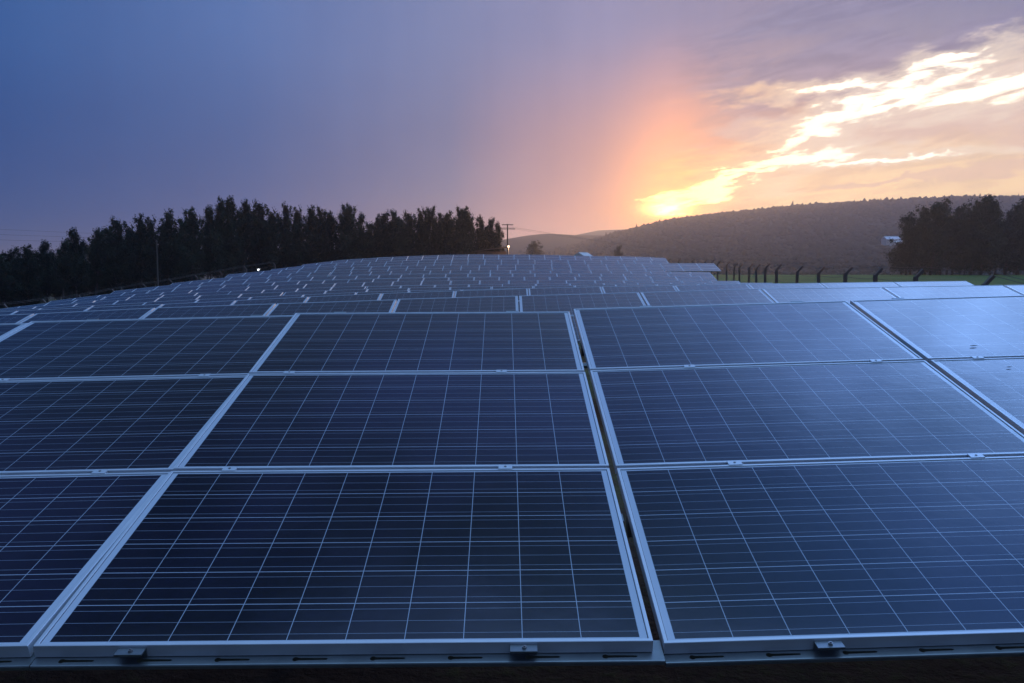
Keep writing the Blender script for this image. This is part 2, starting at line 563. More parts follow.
def ground_z(x, y):
    i = int(np.searchsorted(_ys, y)) - 1
    far = 0.0
    if i < 0:
        z = row_z(0, x)
    elif i >= len(_ys) - 1:
        z = row_z(len(_ys) - 1, x)
    else:
        t = (y - _ys[i]) / (_ys[i + 1] - _ys[i])
        z = row_z(i, x) * (1 - t) + row_z(i + 1, x) * t
    # beyond the crest the hill falls away; the meadow on the right climbs gently to the wood
    if y > 110:
        t = min(1.0, (y - 110) / 70.0)
        s = t * t * (3 - 2 * t)
        z = z * (1 - s) + (-3.0 + ZC) * s
    m = min(1.0, max(0.0, (x - 14) / 10.0)) * min(1.0, max(0.0, (y - 55) / 60.0))
    climb = (-2.4 + 1.1 * min(1.0, max(0.0, (y - 70) / 110.0)) - 2.2 * min(1.0, max(0.0, (y - 205) / 60.0))) + ZC
    z = z * (1 - m) + climb * m
    return float(z)


# ------------------------------------------------------------------ ground
def make_ground_mat():
    m, nt, p = new_mat('rough_grass')
    t = nt.node('ShaderNodeTexCoord')
    n1 = nt.noise(t.outputs['Object'], 0.06, 5.0, 0.6)
    n2 = nt.noise(t.outputs['Object'], 1.3, 8.0, 0.7)
    n3 = nt.noise(t.outputs['Object'], 14.0, 6.0, 0.7)
    k = nt.add(nt.mul(n1, 0.5), nt.add(nt.mul(n2, 0.3), nt.mul(n3, 0.2)))
    s = nt.node('ShaderNodeSeparateXYZ')
    nt.l.new(t.outputs['Object'], s.inputs[0])
    grass = nt.mix(nt.step(k, 0.35, 0.65), (0.055, 0.095, 0.020), (0.12, 0.19, 0.038))
    soil = nt.mix(nt.step(n2, 0.3, 0.7), (0.050, 0.034, 0.024), (0.10, 0.070, 0.048))
    bare = nt.step(k, 0.55, 0.45)
    # lush meadow beyond the fence, worn ground between the tables
    lush = nt.mul(nt.step(s.outputs[0], 13.0, 19.0), nt.step(s.outputs[1], 40.0, 60.0))
    f = nt.math('MULTIPLY', nt.add(0.55, nt.mul(bare, 0.45)), nt.sub(1.0, nt.mul(lush, 0.92)))
    nt.put(p.inputs['Base Color'], nt.mix(f, grass, soil))
    p.inputs['Roughness'].default_value = 0.95
    p.inputs['Specular IOR Level'].default_value = 0.15
    b = nt.node('ShaderNodeBump')
    b.inputs['Strength'].default_value = 0.8
    b.inputs['Distance'].default_value = 0.08
    nt.put(b.inputs['Height'], n3)
    nt.put(p.inputs['Normal'], b.outputs[0])
    return m


M_GROUND = make_ground_mat()
gx = np.unique(np.concatenate([np.linspace(-60, 60, 81), np.linspace(-400, -60, 24), np.linspace(60, 400, 24), np.array([-6000, -3000, -1500, -800, 800, 1500, 3000, 6000])]))
gy = np.unique(np.concatenate([np.linspace(-20, 120, 94), np.linspace(120, 420, 50), np.array([-300, -100, -50, 600, 900, 1400, 2200, 3500, 6000])]))
V, Fc = [], []
for y in gy:
    for x in gx:
        z = ground_z(x, y)
        if y > 260:
            z = -3.0
        if x < -40:
            z -= min(6.0, (-40 - x) * 0.06)
        V.append((x, y, z))
nx = len(gx)
for j in range(len(gy) - 1):
    for i in range(nx - 1):
        Fc.append((j * nx + i, j * nx + i + 1, (j + 1) * nx + i + 1, (j + 1) * nx + i))
g = link('ground', mesh_from('ground', V, Fc, (M_GROUND,), smooth=True))
tag(g, 'rough grass and bare soil under the panels, green meadow beyond the fence', 'ground', kind='structure')


def on_ground(x, y):
    z = ground_z(x, y)
    if x < -40:
        z -= min(6.0, (-40 - x) * 0.06)
    return z


# ------------------------------------------------------------------ hills
def hill(name, D_ridge, ridge, D_foot, D_back, label, mat, seed, rough=3.0, x_ext=600):
    """a ridge whose crest runs through the given seen points; falls to the valley in front and behind"""
    r = np.random.default_rng(seed)
    pts = [at(px, py, D_ridge) for px, py in ridge]
    X = np.array([p.x for p in pts]); Z = np.array([p.z for p in pts])
    xs = np.linspace(X[0], X[-1], 160)
    ts = np.linspace(0, 1, 34)
    ph = r.uniform(0, 6.28, 12)
    def nz(x, y):
        s = 0
        for k in range(6):
            f = 0.004 * 1.7 ** k
            s += math.sin(x * f + ph[k] + y * f * 0.6) * math.cos(y * f * 1.1 + ph[k + 6]) / 1.6 ** k
        return s
    V, Fc = [], []
    for t in ts:
        for x in xs:
            zr = np.interp(x, X, Z)
            if t <= 0.6:
                q = t / 0.6
                y = D_foot + (D_ridge - D_foot) * q
                k = q ** 1.25
                xx = x * (y / D_ridge) ** 0.5
            else:
                q = (t - 0.6) / 0.4
                y = D_ridge + (D_back - D_ridge) * q
                k = 1 - q ** 1.5
                xx = x * (y / D_ridge) ** 0.5
            z = -6 + (zr + 6) * k + nz(x, y) * rough * min(1.0, k * (1 - k) * 4)
            V.append((xx, y, z))
    n = len(xs)
    for j in range(len(ts) - 1):
        for i in range(n - 1):
            Fc.append((j * n + i, j * n + i + 1, (j + 1) * n + i + 1, (j + 1) * n + i))
    o = link(name, mesh_from(name, V, Fc, (mat,), smooth=True))
    tag(o, label, 'hill', kind='structure')
    return np.array(V).reshape(len(ts), n, 3), o


M_HILL = foliage('wooded_hillside', (0.010, 0.015, 0.011), (0.018, 0.023, 0.016), 0.012)
main_grid, _ = hill('hill', 1300, [(470, 262), (560, 252), (590, 244), (620, 234.5), (640, 230), (660, 224.5), (700, 219), (750, 213.5), (800, 208.5), (850, 205.5), (900, 202.5),
                              (960, 199.5), (1024, 200), (1200, 203), (1500, 214)], 520, 1900,
                    'long dark wooded hill below the setting sun', M_HILL, 3, 4.0)
hill('hill', 1500, [(-200, 258), (100, 252), (300, 252), (440, 250), (500, 240), (530, 235), (548, 233.5), (575, 235), (610, 235.5), (650, 238), (760, 246), (900, 255)], 1250, 2100,
     'low hazy hill at the far end of the valley', M_HILL, 5, 6.0)
hill('hill', 2300, [(520, 240), (570, 236), (598, 230.5), (608, 230), (640, 229), (700, 232), (800, 240)], 2000, 3000,
     'palest hill farthest off on the skyline', M_HILL, 9, 6.0)


def blob_mesh(name, centres, radii, heights, mat, seed):
    """many small uneven crowns in one mesh (a wood far off)"""
    r = np.random.default_rng(seed)
    t = (1 + 5 ** 0.5) / 2
    iv = np.array([(-1, t, 0), (1, t, 0), (-1, -t, 0), (1, -t, 0), (0, -1, t), (0, 1, t), (0, -1, -t), (0, 1, -t), (t, 0, -1), (t, 0, 1), (-t, 0, -1), (-t, 0, 1)]) / (1 + t * t) ** 0.5
    ifc = np.array([(0, 11, 5), (0, 5, 1), (0, 1, 7), (0, 7, 10), (0, 10, 11), (1, 5, 9), (5, 11, 4), (11, 10, 2), (10, 7, 6), (7, 1, 8), (3, 9, 4), (3, 4, 2), (3, 2, 6), (3, 6, 8), (3, 8, 9), (4, 9, 5), (2, 4, 11), (6, 2, 10), (8, 6, 7), (9, 8, 1)])
    n = len(centres)
    V = iv[None] * r.uniform(0.65, 1.3, (n, 12, 1)) * np.stack([radii, radii, heights], 1)[:, None, :] + centres[:, None, :]
    Fc = ifc[None] + (np.arange(n) * 12)[:, None, None]
    return mesh_from(name, V.reshape(-1, 3).tolist(), Fc.reshape(-1, 3).tolist(), (mat,), smooth=True)


nt_, nx_, _ = main_grid.shape
cc, crest = [], []
for k in range(26000):
    tq = rng.uniform(0.0, 0.66) if k % 3 else rng.uniform(0.555, 0.625)
    crest.append(0.555 < tq < 0.63)
    j = tq * (nt_ - 1); i = rng.uniform(0, nx_ - 1.001)
    j0, i0 = int(j), int(i)
    p = main_grid[j0, i0] * (1 - (j - j0)) * (1 - (i - i0)) + main_grid[j0, i0 + 1] * (1 - (j - j0)) * (i - i0) + main_grid[j0 + 1, i0] * (j - j0) * (1 - (i - i0)) + main_grid[j0 + 1, i0 + 1] * (j - j0) * (i - i0)
    cc.append(p)
cc = np.array(cc)
hs = rng.uniform(1.8, 3.6, len(cc)) * np.where(rng.random(len(cc)) < 0.06, 1.5, 1.0) * np.where(np.array(crest), rng.uniform(0.8, 2.1, len(cc)), 1.0)
cc[:, 2] += hs * 0.25
fo = link('forest', blob_mesh('forest', cc, rng.uniform(2.8, 5.0, len(cc)), hs, M_FAR, 4))
tag(fo, 'dark wood covering the long hill under the sunset', 'forest', kind='stuff')

# ================================================================== solar tables
def frame_shape(w, h, lip=0.011, depth=0.036, drop=0.0035):
    """hollow aluminium frame: lip, outer wall, inner step"""
    v, f = [], []
    bev = 0.0012
    def loop(inset, z):
        b = len(v)
        v.extend([(inset, inset, z), (w - inset, inset, z), (w - inset, h - inset, z), (inset, h - inset, z)])
        return b
    L = [loop(0.025, -depth), loop(0.0, -depth), loop(0.0, -bev), loop(bev, 0.0), loop(lip - 0.001, 0.0), loop(lip, -0.001), loop(lip, -drop - 0.004)]
    for a, b in zip(L[:-1], L[1:]):
        for k in range(4):
            f.append((a + k, a + (k + 1) % 4, b + (k + 1) % 4, b + k))
    return v, f


fv, ff = frame_shape(PW, PH)
frame_me = mesh_from('panel_frame', fv, ff, (M_FRAME,))
lam = MB().box((0.006, 0.006, -0.0075), (PW - 0.006, PH - 0.006, -0.0035))
lam_me = lam.data('panel_laminate', M_CELL)
# far panels: laminate and frame in one mesh
far_v = [tuple(p) for p in lam.v] + list(fv)
far_f = [tuple(q) for q in lam.f] + [tuple(i + 8 for i in q) for q in ff]
far_me = mesh_from('panel_far', far_v, far_f, (M_CELL, M_FRAME), [0] * 6 + [1] * len(ff))

mc = MB().box((-0.026, -0.0165, 0.0004), (0.026, 0.0165, 0.0030)).box((-0.026, -0.0075, -0.045), (0.026, 0.0075, 0.0005))
mid_clamp_me = mc.data('mid_clamp', M_FRAME)
bolt_me = MB().tube([(0, 0, 0), (0, 0, 0.006)], [0.0065, 0.0065], 6).tube([(0, 0, 0.006), (0, 0, 0.009)], [0.0035, 0.003], 6).data('bolt', M_BOLT)
tl = Matrix.Rotation(R(-7), 4, 'X')
ec = MB().box((-0.036, -0.034, -0.0022), (0.036, 0.0, 0.0022), Matrix.Translation((0, 0, -0.010)) @ tl).box((-0.036, -0.0045, -0.043), (0.036, -0.0005, -0.010))
end_clamp_me = ec.data('end_clamp', M_ZINC)


def mat_from(o, u, v, n):
    return Matrix(((u.x, v.x, n.x, o.x), (u.y, v.y, n.y, o.y), (u.z, v.z, n.z, o.z), (0, 0, 0, 1)))


def put(o, parent, M, data=None):
    """child placed by a world matrix under an unrotated parent"""
    o.parent = parent
    o.matrix_basis = Matrix.Translation(-parent.location) @ M
    return o


def place_panel(root, M, near):
    if near:
        p = link('solar_panel', lam_me)
        put(p, root, M)
        fr = link('frame', frame_me)
        fr.parent = p
    else:
        p = link('solar_panel', far_me)
        put(p, root, M)
    return p


TABLE_GROUP = 'rows of solar panels on the slope'


def rot_from_uv(u, v):
    u = u.normalized()
    v = (v - u * v.dot(u)).normalized()
    return u, v, u.cross(v)


# ---- the nearest table: four columns, three rows; column poses measured from the photograph
# column = (lower left corner, direction along the row, direction up the slope)
fit = {
    'l': (Vector((-2.991, 2.272, -1.047)), Vector((0.9996, -0.0145, 0.0241)), Vector((0.0083, 0.9708, 0.2399))),
    'c': (Vector((-1.271, 2.172, -0.997)), Vector((0.9999, 0.0093, 0.0046)), Vector((-0.0102, 0.9697, 0.2442))),
    'r': (Vector((0.410, 2.203, -1.003)), Vector((0.9996, 0.0051, 0.0294)), Vector((-0.0124, 0.9671, 0.2541))),
}
near = empty('solar_table', (0, 3.6, 0))
tag(near, 'nearest solar panel table, its big cells and slotted front rail filling the foreground', 'solar panels', TABLE_GROUP)
colpose = []
o, u, v = fit['l']; u, v, n = rot_from_uv(u, v)
oc = fit['c'][0]
o = oc - u * (PW + 0.014) + n * 0.001            # butts against the next column, as in the photograph
colpose.append((o - u * (PW + 0.02) + n * -0.01, u, v, n))
colpose.append((o, u, v, n))
o, u, v = fit['c']; colpose.append((o, *rot_from_uv(u, v)))
o, u, v = fit['r']; u, v, n = rot_from_uv(u, v)
colpose.append((o, u, v, n))
colpose.append((o + u * (PW + 0.026) + v * 0.004, u, v, n))
colpose.append((o + u * 2 * (PW + 0.026) + v * 0.004, u, v, n))


def rail_mesh(length):
    """perforated edge rail: flange with keyhole slots, turned down lip"""
    bm = bmesh.new()
    y0, y1, z = -0.029, 0.050, -0.0385
    def loop(pts):
        vs = [bm.verts.new((x, y, z)) for x, y in pts]
        return [bm.edges.new((vs[i], vs[(i + 1) % len(vs)])) for i in range(len(vs))]
    edges = loop([(0, y0), (length, y0), (length, y1), (0, y1)])
    x = 0.075
    while x < length - 0.11:
        yc = -0.0135
        ring = []
        r_ = 0.0085
        for k in range(9):
            a = R(35) + k * R(290) / 8
            ring.append((x + r_ * math.cos(a), yc + r_ * math.sin(a)))
        ring += [(x + 0.082, yc - 0.0035), (x + 0.086, yc), (x + 0.082, yc + 0.0035)]
        edges += loop(ring)
        x += 0.2065
    bmesh.ops.triangle_fill(bm, edges=edges, use_beauty=True)
    bmesh.ops.recalc_face_normals(bm, faces=bm.faces)
    me = bpy.data.meshes.new('front_rail')
    bm.to_mesh(me)
    bm.free()
    V = [tuple(p.co) for p in me.vertices]
    Fc = [tuple(p.vertices) for p in me.polygons]
    b = len(V)
    # lip at the front with a rolled edge, web at the back
    prof = [(y0, z), (y0 - 0.0025, z - 0.001), (y0 - 0.004, z - 0.004), (y0 - 0.004, z - 0.013), (y0 + 0.004, z - 0.017), (y0 + 0.012, z - 0.017)]
    for yy, zz in prof:
        V += [(0, yy, zz), (length, yy, zz)]
    for k in range(len(prof) - 1):
        Fc.append((b + 2 * k, b + 2 * k + 1, b + 2 * k + 3, b + 2 * k + 2))
    b = len(V)
    V += [(0, y1, z), (length, y1, z), (length, y1, z - 0.06), (0, y1, z - 0.06)]
    Fc.append((b, b + 1, b + 2, b + 3))
    bpy.data.meshes.remove(me)
    return mesh_from('front_rail', V, Fc, (M_ZINC,))


rail_len = [PW + 0.018, PW + 0.012, PW + 0.027, PW + 0.024, PW + 0.024, PW + 0.01]
rail_me = [rail_mesh(l_) for l_ in rail_len]
CLAMPS = {0: (0.30, 1.30), 1: (0.36, 1.36), 2: (0.262, 1.302), 3: (0.44, 1.36), 4: (0.30, 1.34), 5: (0.30, 1.34)}
for ci, (o, u, v, n) in enumerate(colpose):
    o = o + Vector((0, 0, ZC))
    Mcol = mat_from(o, u, v, n)
    for r in range(3):
        jig = Matrix.Translation((random.uniform(-.0015, .0015), r * (PH + GAP), 0))
        place_panel(near, Mcol @ jig, True)
    put(link('front_rail', rail_me[ci]), near, Mcol)
    for kx in CLAMPS[ci]:
        e = put(link('end_clamp', end_clamp_me), near, Mcol @ Matrix.Translation((kx, 0, 0)))
        b = link('bolt', bolt_me); b.parent = e
        b.matrix_basis = Matrix.Translation((0.002, -0.019, -0.0058)) @ tl
        for r in (1, 2):
            q = kx - 0.03 + 0.04 * r * (1 if ci % 2 else -0.4)
            e = put(link('mid_clamp', mid_clamp_me), near, Mcol @ Matrix.Translation((q, r * (PH + GAP) - GAP / 2, 0)))
            b = link('bolt', bolt_me); b.parent = e
            b.location = (0, 0, 0.0030); b.scale = (0.8, 0.8, 0.35)
        e = put(link('end_clamp', end_clamp_me), near, Mcol @ Matrix.Translation((kx, 3 * PH + 2 * GAP, 0)) @ Matrix.Rotation(math.pi, 4, 'Z'))
        # rail running up the slope below the panels
    for kx in (0.42, 1.23):
        put(link('slope_rail', MB().box((kx - 0.02, 0.45, -0.155), (kx + 0.02, 3.06, -0.105)).data('slope_rail', M_ZINC)), near, Mcol)
    for vy in (0.7, 2.5):
        put(link('purlin', MB().box((0.0, vy - 0.025, -0.104), (PW + 0.014, vy + 0.025, -0.041)).data('purlin', M_ZINC)), near, Mcol)
    if ci % 2 == 0:
        for vy in (2.2,):
            q = Mcol @ Vector((0.42, vy, -0.156))
            zz = on_ground(q.x, q.y)
            pm = MB().box((-0.04, -0.03, zz - 0.3 - q.z), (0.04, 0.03, 0.0)).data('post', M_ZINC)
            put(link('post', pm), near, Matrix.Translation(q))

# two dry leaves lying on the bright right-hand panels
M_LEAFDRY = plain('dry_leaf', (0.045, 0.035, 0.03), 0.8, 0.0, 0.3, 40.0)
o4, u4, v4, n4 = colpose[4]
for (px, py), ln, lab in [((973.5, 346.2), 0.045, 'small dark dry leaf on the bright panel of the top row at right'), ((1009, 367.5), 0.03, 'tiny dark leaf scrap on the panel near the right edge')]:
    d4 = at(px, py, 1.0) - Vector((0, 0, ZC))
    t4 = (o4.dot(n4)) / d4.dot(n4)
    hit = d4 * t4 + Vector((0, 0, ZC)) + n4 * 0.001
    prof = [(-1, 0), (-0.5, 0.22), (0.1, 0.27), (0.7, 0.12), (1.15, 0.0), (0.7, -0.12), (0.1, -0.25), (-0.5, -0.2)]
    lv = [(a * ln * 0.5, b * ln * 0.6, 0.0012 + 0.003 * abs(b) + 0.001 * a * a) for a, b in prof] + [(0, 0, 0.001)]
    lf_ = [(k, (k + 1) % 8, 8) for k in range(8)]
    lo_ = link('dry_leaf', mesh_from('dry_leaf', lv, lf_, (M_LEAFDRY,)))
    lo_.matrix_basis = mat_from(hit, u4, v4, n4) @ Matrix.Rotation(0.15, 4, 'Z')
    tag(lo_, lab, 'leaf')

# ---- the rows behind
ORD = ['second', 'third', 'fourth', 'fifth', 'sixth', 'seventh', 'eighth', 'ninth', 'tenth', 'eleventh', 'twelfth', 'thirteenth']
LAB = {
    0: 'second row of solar panels, one strip of panels showing right behind the nearest table',
    1: 'third row of solar panels, a thin strip ending near the right edge before the fence',
    2: 'fourth row of solar panels counted from the front, mostly hidden in the dip',
    3: 'fifth row of solar panels counted from the front, low in the dip of the slope',
    4: 'sixth row of solar panels from the front, reaching the left edge of the photo',
    5: 'seventh row of solar panels from the front, first to end short of the left edge',
    6: 'eighth row of solar panels counted from the front, on the lower part of the rise',
    7: 'ninth row of solar panels counted from the front, halfway up the far rise',
    8: 'tenth row of solar panels counted from the front, just before the row jutting out',
    9: 'row on the far rise whose right end juts out alone beside the fence',
    10: 'row of solar panels just below the crest, next behind the one that juts out',
    11: 'row of solar panels forming the crest of the slope against the hills',
    12: 'next to last row, peeping over the left shoulder of the crest',
    13: 'last and farthest row of panels, its end peeping over the left shoulder below the wood',
}
post_me = {}
for ri, (D, pts, seam, x0, x1) in enumerate(ROWS):
    yrow, X, Z = ROWPTS[ri]
    k = D / F
    pitch = PW + (0.022 if ri < 3 else 0.03)
    xs0 = (seam - 512) * k
    xl, xr = (x0 - 512) * k, (x1 - 512) * k
    n0 = math.floor((xl - xs0) / pitch + 0.5)
    n1 = math.floor((xr - xs0) / pitch + 0.5)
    mid = xs0 + (n0 + n1) / 2 * pitch
    root = empty('solar_table', (mid, yrow - 1.5, on_ground(mid, yrow - 1.5)))
    tag(root, LAB[ri], 'solar panels', TABLE_GROUP)
    rr = random.Random(50 + ri)
    blk = 0; tj = 0.0; zj = 0.0; sh = 0.0
    vis_rows = {0: (1, 2), 1: (1, 2), 2: (1, 2)}.get(ri, (0, 1, 2))
    for c in range(n0, n1):
        if (c - n0) % 4 == 0:
            tj = rr.uniform(-0.5, 0.5); zj = rr.uniform(-0.02, 0.02) * (0.3 if ri < 2 else 1.2)
            sh = rr.uniform(-0.05, 0.05) if ri > 2 else 0.0
        xa = xs0 + c * pitch + sh
        xb = xa + PW
        za, zb = np.interp([xa, xb], X, Z)
        u = Vector((xb - xa, 0, zb - za)).normalized()
        a = TILT + R(tj * 0.7 + rr.uniform(-0.1, 0.1))
        v = Vector((0, math.cos(a), math.sin(a)))
        u, v, n = rot_from_uv(u, v)
        top = Vector((xa, yrow + rr.uniform(-.01, .01), za + zj))
        o = top - v * (3 * PH + 2 * GAP)
        Mc = mat_from(o, u, v, n)
        for r in (0, 1, 2):
            if r not in vis_rows:
                continue
            place_panel(root, Mc @ Matrix.Translation((0, r * (PH + GAP), 0)), ri < 2)
        if (c - n0) % 2 == 0 or c == n1 - 1:
            for vy in (0.5, 2.5):
                q = Mc @ Vector((0.5, vy, -0.05))
                h = round(q.z - on_ground(q.x, q.y) + 0.25, 1)
                if h not in post_me:
                    post_me[h] = MB().box((-0.04, -0.03, -h), (0.04, 0.03, 0.0)).data('post', M_ZINC)
                put(link('post', post_me[h]), root, Matrix.Translation(q))
    ra = MB()
    for vy in (0.5, 2.5):
        tube = []
        for c in np.linspace(xs0 + n0 * pitch, xs0 + n1 * pitch - 0.02, 14):
            zc = np.interp(c, X, Z)
            tube.append((c, yrow - (3.01 - vy) * math.cos(TILT), zc - (3.01 - vy) * math.sin(TILT) - 0.10))
        mbp = MB().tube(tube, [0.035] * len(tube), 6)
        put(link('purlin', mbp.data('purlin', M_ZINC)), root, Matrix())

# ================================================================== trees
def euc(seed, h=16.0, spread=2.6, base=0.16, leaves=4200, lean=0.0):
    """tall narrow crown made of ragged leaf clumps on limbs; returns (trunk mesh, crown mesh)"""
    r = np.random.default_rng(seed)
    tr = MB()
    bend = r.uniform(-0.5, 0.5, 2)
    def axis(t):
        return np.array([bend[0] * math.sin(t * 3) + lean * t * t, bend[1] * math.sin(t * 2.5), h * t])
    ts = np.linspace(0, 0.97, 10)
    tr.tube([Vector(axis(t)) for t in ts], [0.24 * (1 - t) ** 0.8 + 0.03 for t in ts], 8)
    cl = []
    nl = int(r.integers(28, 36))
    for i in range(nl):
        t = base + (1 - base) * ((i + r.uniform(0, 0.9)) / nl)
        a = r.uniform(0, 6.28)
        tt = (t - base) / (1 - base)
        prof = max(0.0, 1 - (abs(tt - 0.42) / 0.60) ** 2.3) ** 0.62 + 0.03
        ln = spread * prof * r.uniform(0.45, 1.15) + 0.15
        p0 = axis(max(0.05, t - 0.08 * r.uniform(0.5, 1.4)))
        tip = axis(t) + np.array([math.cos(a) * ln, math.sin(a) * ln, r.uniform(0.2, 0.9)])
        tr.tube([Vector(p0), Vector((p0 + tip) / 2 + np.array([0, 0, -0.15])), Vector(tip)], [0.07, 0.045, 0.02], 5)
        cl.append((tip, r.uniform(0.7, 1.3) * (1.0 - 0.45 * tt)))
        if ln > 1.0 and r.random() < 0.8:
            cl.append(((p0 + tip) / 2 + r.normal(0, 0.3, 3), r.uniform(0.5, 0.95)))
    for t in (0.9, 0.95, 0.985):
        cl.append((axis(t) + r.normal(0, 0.12, 3), 0.62 - 2.4 * (t - 0.9)))
    for t in np.linspace(base + 0.04, 0.96, 16):
        tt = (t - base) / (1 - base)
        pr = max(0.0, 1 - (abs(tt - 0.42) / 0.60) ** 2.3) ** 0.62 + 0.04
        cl.append((axis(t) + r.normal(0, 0.25 * pr, 3), 0.30 + spread * pr * 0.34))
    wts = np.array([c[1] ** 2 for c in cl]); wts /= wts.sum()
    idx = r.choice(len(cl), leaves, p=wts)
    cen = np.array([c[0] for c in cl])[idx]
    rad = np.array([c[1] for c in cl])[idx]
    d = r.normal(0, 1, (leaves, 3)); d /= np.linalg.norm(d, axis=1)[:, None]
    q = cen + d * (rad * np.minimum(np.abs(r.normal(0.0, 0.62, leaves)) + 0.12, 1.5))[:, None] * np.array([1.0, 1.0, 1.4])
    s = r.uniform(0.08, 0.19, leaves)
    a1 = r.normal(0, 1, (leaves, 3)); a1[:, 2] -= 0.6; a1 /= np.linalg.norm(a1, axis=1)[:, None]
    a2 = np.cross(a1, r.normal(0, 1, (leaves, 3))); a2 /= np.linalg.norm(a2, axis=1)[:, None]
    A1 = a1 * (s * 1.5)[:, None]; A2 = a2 * (s * 0.55)[:, None]
    V = np.stack([q - A1, q + A2, q + A1, q - A2], 1).reshape(-1, 3)
    Fc = np.arange(leaves * 4).reshape(-1, 4)
    crown = mesh_from('crown', V.tolist(), Fc.tolist(), (M_LEAF,))
    return tr.data('trunk', M_BARK, smooth=True), crown


VAR = [euc(100 + i, 16.0, sp, ba, le, ln) for i, (sp, ba, le, ln) in enumerate([
    (2.5, 0.20, 13000, 0.7), (3.0, 0.14, 15000, 0.9), (2.2, 0.26, 12000, 0.5), (2.8, 0.18, 14000, 1.2), (3.2, 0.10, 16000, 0.6), (2.4, 0.30, 12000, 1.0), (2.7, 0.12, 15000, 0.3)])]


def plant_tree(name, var, x, y, top_z, label, group, z=None, wide=1.0, cat='tree'):
    z0 = on_ground(x, y) - 0.1 if z is None else z
    h = max(3.0, top_z - z0)
    s = h / 16.2
    root = empty(name, (x, y, z0), random.uniform(-0.35, 0.35) + (math.pi if random.random() < 0.15 else 0))
    root.scale = (max(s, 0.75) * wide, max(s, 0.75) * wide, s)
    tag(root, label, cat, group)
    link('trunk', VAR[var][0], root)
    link('crown', VAR[var][1], root)
    return root


def ordinal(n):
    ones = ['', 'first', 'second', 'third', 'fourth', 'fifth', 'sixth', 'seventh', 'eighth', 'ninth', 'tenth', 'eleventh', 'twelfth', 'thirteenth', 'fourteenth', 'fifteenth', 'sixteenth', 'seventeenth', 'eighteenth', 'nineteenth', 'twentieth']
    if n <= 20:
        return ones[n]
    tens = {2: 'twenty', 3: 'thirty', 4: 'forty', 5: 'fifty'}[n // 10]
    return tens + ('-' + ones[n % 10] if n % 10 else '') if n % 10 else {2: 'twentieth', 3: 'thirtieth', 4: 'fortieth'}[n // 10]


# skyline of the left wood: tree tops as seen (x, y)
LEFT_TOPS = [(3, 255), (14, 252), (26, 248), (44, 244), (60, 243), (74, 232), (93, 231), (112, 221), (126, 227), (138, 218), (147, 220), (165, 213), (178, 222), (189, 211), (209, 210), (222, 201),
             (231, 201), (241, 203), (255, 204), (268, 212), (283, 206), (294, 210), (308, 209), (316, 210), (328, 214), (341, 208), (350, 207), (361, 216), (375, 220), (388, 214),
             (397, 212), (405, 214), (418, 211), (424, 211), (436, 209), (444, 214), (456, 210), (464, 210), (480, 219), (488, 220), (498, 225)]
for i, (px, py) in enumerate(LEFT_TOPS):
    D = 104 + (px / 510) * 52 + random.uniform(-4, 4)
    p = at(px, py - 0.5, D)
    plant_tree('eucalyptus_tree', (i * 3 + i // 5) % 7, p.x, p.y, p.z,
               f'dark tall eucalyptus, {ordinal(i + 1)} tree top from the left along the left skyline', 'eucalyptus trees along the left skyline', wide=random.uniform(0.68, 0.95))
# second rank that closes the wood behind and below
for i in range(56):
    px = -140 + i * 11.5 + random.uniform(-4, 4)
    D = 122 + max(px, 0) / 510 * 52 + random.uniform(0, 10)
    sk = np.interp(px, [q[0] for q in LEFT_TOPS], [q[1] for q in LEFT_TOPS])
    p = at(px, sk + random.uniform(5, 15), D)
    plant_tree('eucalyptus_tree', (i * 2 + 1) % 7, p.x, p.y, p.z, 'dark eucalyptus standing deep inside the left wood behind the front trees',
               'eucalyptus trees inside the left wood', wide=random.uniform(0.8, 1.05))
# wood on the right
RIGHT_TOPS = [(908, 214), (921, 208), (933, 205), (943, 201), (955, 207), (967, 210), (974, 202), (984, 198), (993, 208), (1008, 210), (1020, 201), (1034, 204), (1050, 208), (1068, 203), (1085, 207)]
for i, (px, py) in enumerate(RIGHT_TOPS):
    D = 186 + random.uniform(-5, 5)
    p = at(px, py, D)
    lab = f'dark tree, {ordinal(i + 1)} from the left in the right hand wood' if px < 1024 else 'dark tree continuing the right hand wood past the picture edge'
    plant_tree('eucalyptus_tree', (4, 1, 6, 4, 0)[i % 5], p.x, p.y, p.z, lab, 'trees of the right hand wood', wide=random.uniform(1.1, 1.4))
for i in range(14):
    px = 900 + i * 12 + random.uniform(-3, 3)
    p = at(px, 226 + random.uniform(-6, 14) + (14 if i == 0 else 0), 198 + random.uniform(-4, 6))
    plant_tree('eucalyptus_tree', (i * 3 + 2) % 7, p.x, p.y, p.z, 'lower dark tree filling the right hand wood behind its front trees', 'lower trees inside the right hand wood', wide=1.3)

# hazy single trees in the valley
p = at(532, 242.5, 420)
plant_tree('valley_tree', 4, p.x, p.y, p.z, 'hazy round tree alone in the valley past the end of the left wood', None, z=-3.2, wide=2.1)
p = at(618, 246, 330)
plant_tree('valley_tree', 5, p.x, p.y, p.z, 'thin hazy tree rising behind the crest right of the small white roof', None, z=-3.2, wide=0.75)

# ================================================================== fences
def fence_post_mesh(h, arm=0.38, ang=45, side=1):
    m = MB()
    m.box((-0.065, -0.065, -0.3), (0.065, 0.065, h))
    M = Matrix.Translation((0, 0, h - 0.03)) @ Matrix.Rotation(R(ang * side), 4, 'Y')
    m.box((-0.05, -0.062, 0.0), (0.05, 0.062, arm), M)
    return m.data('post', M_POST)


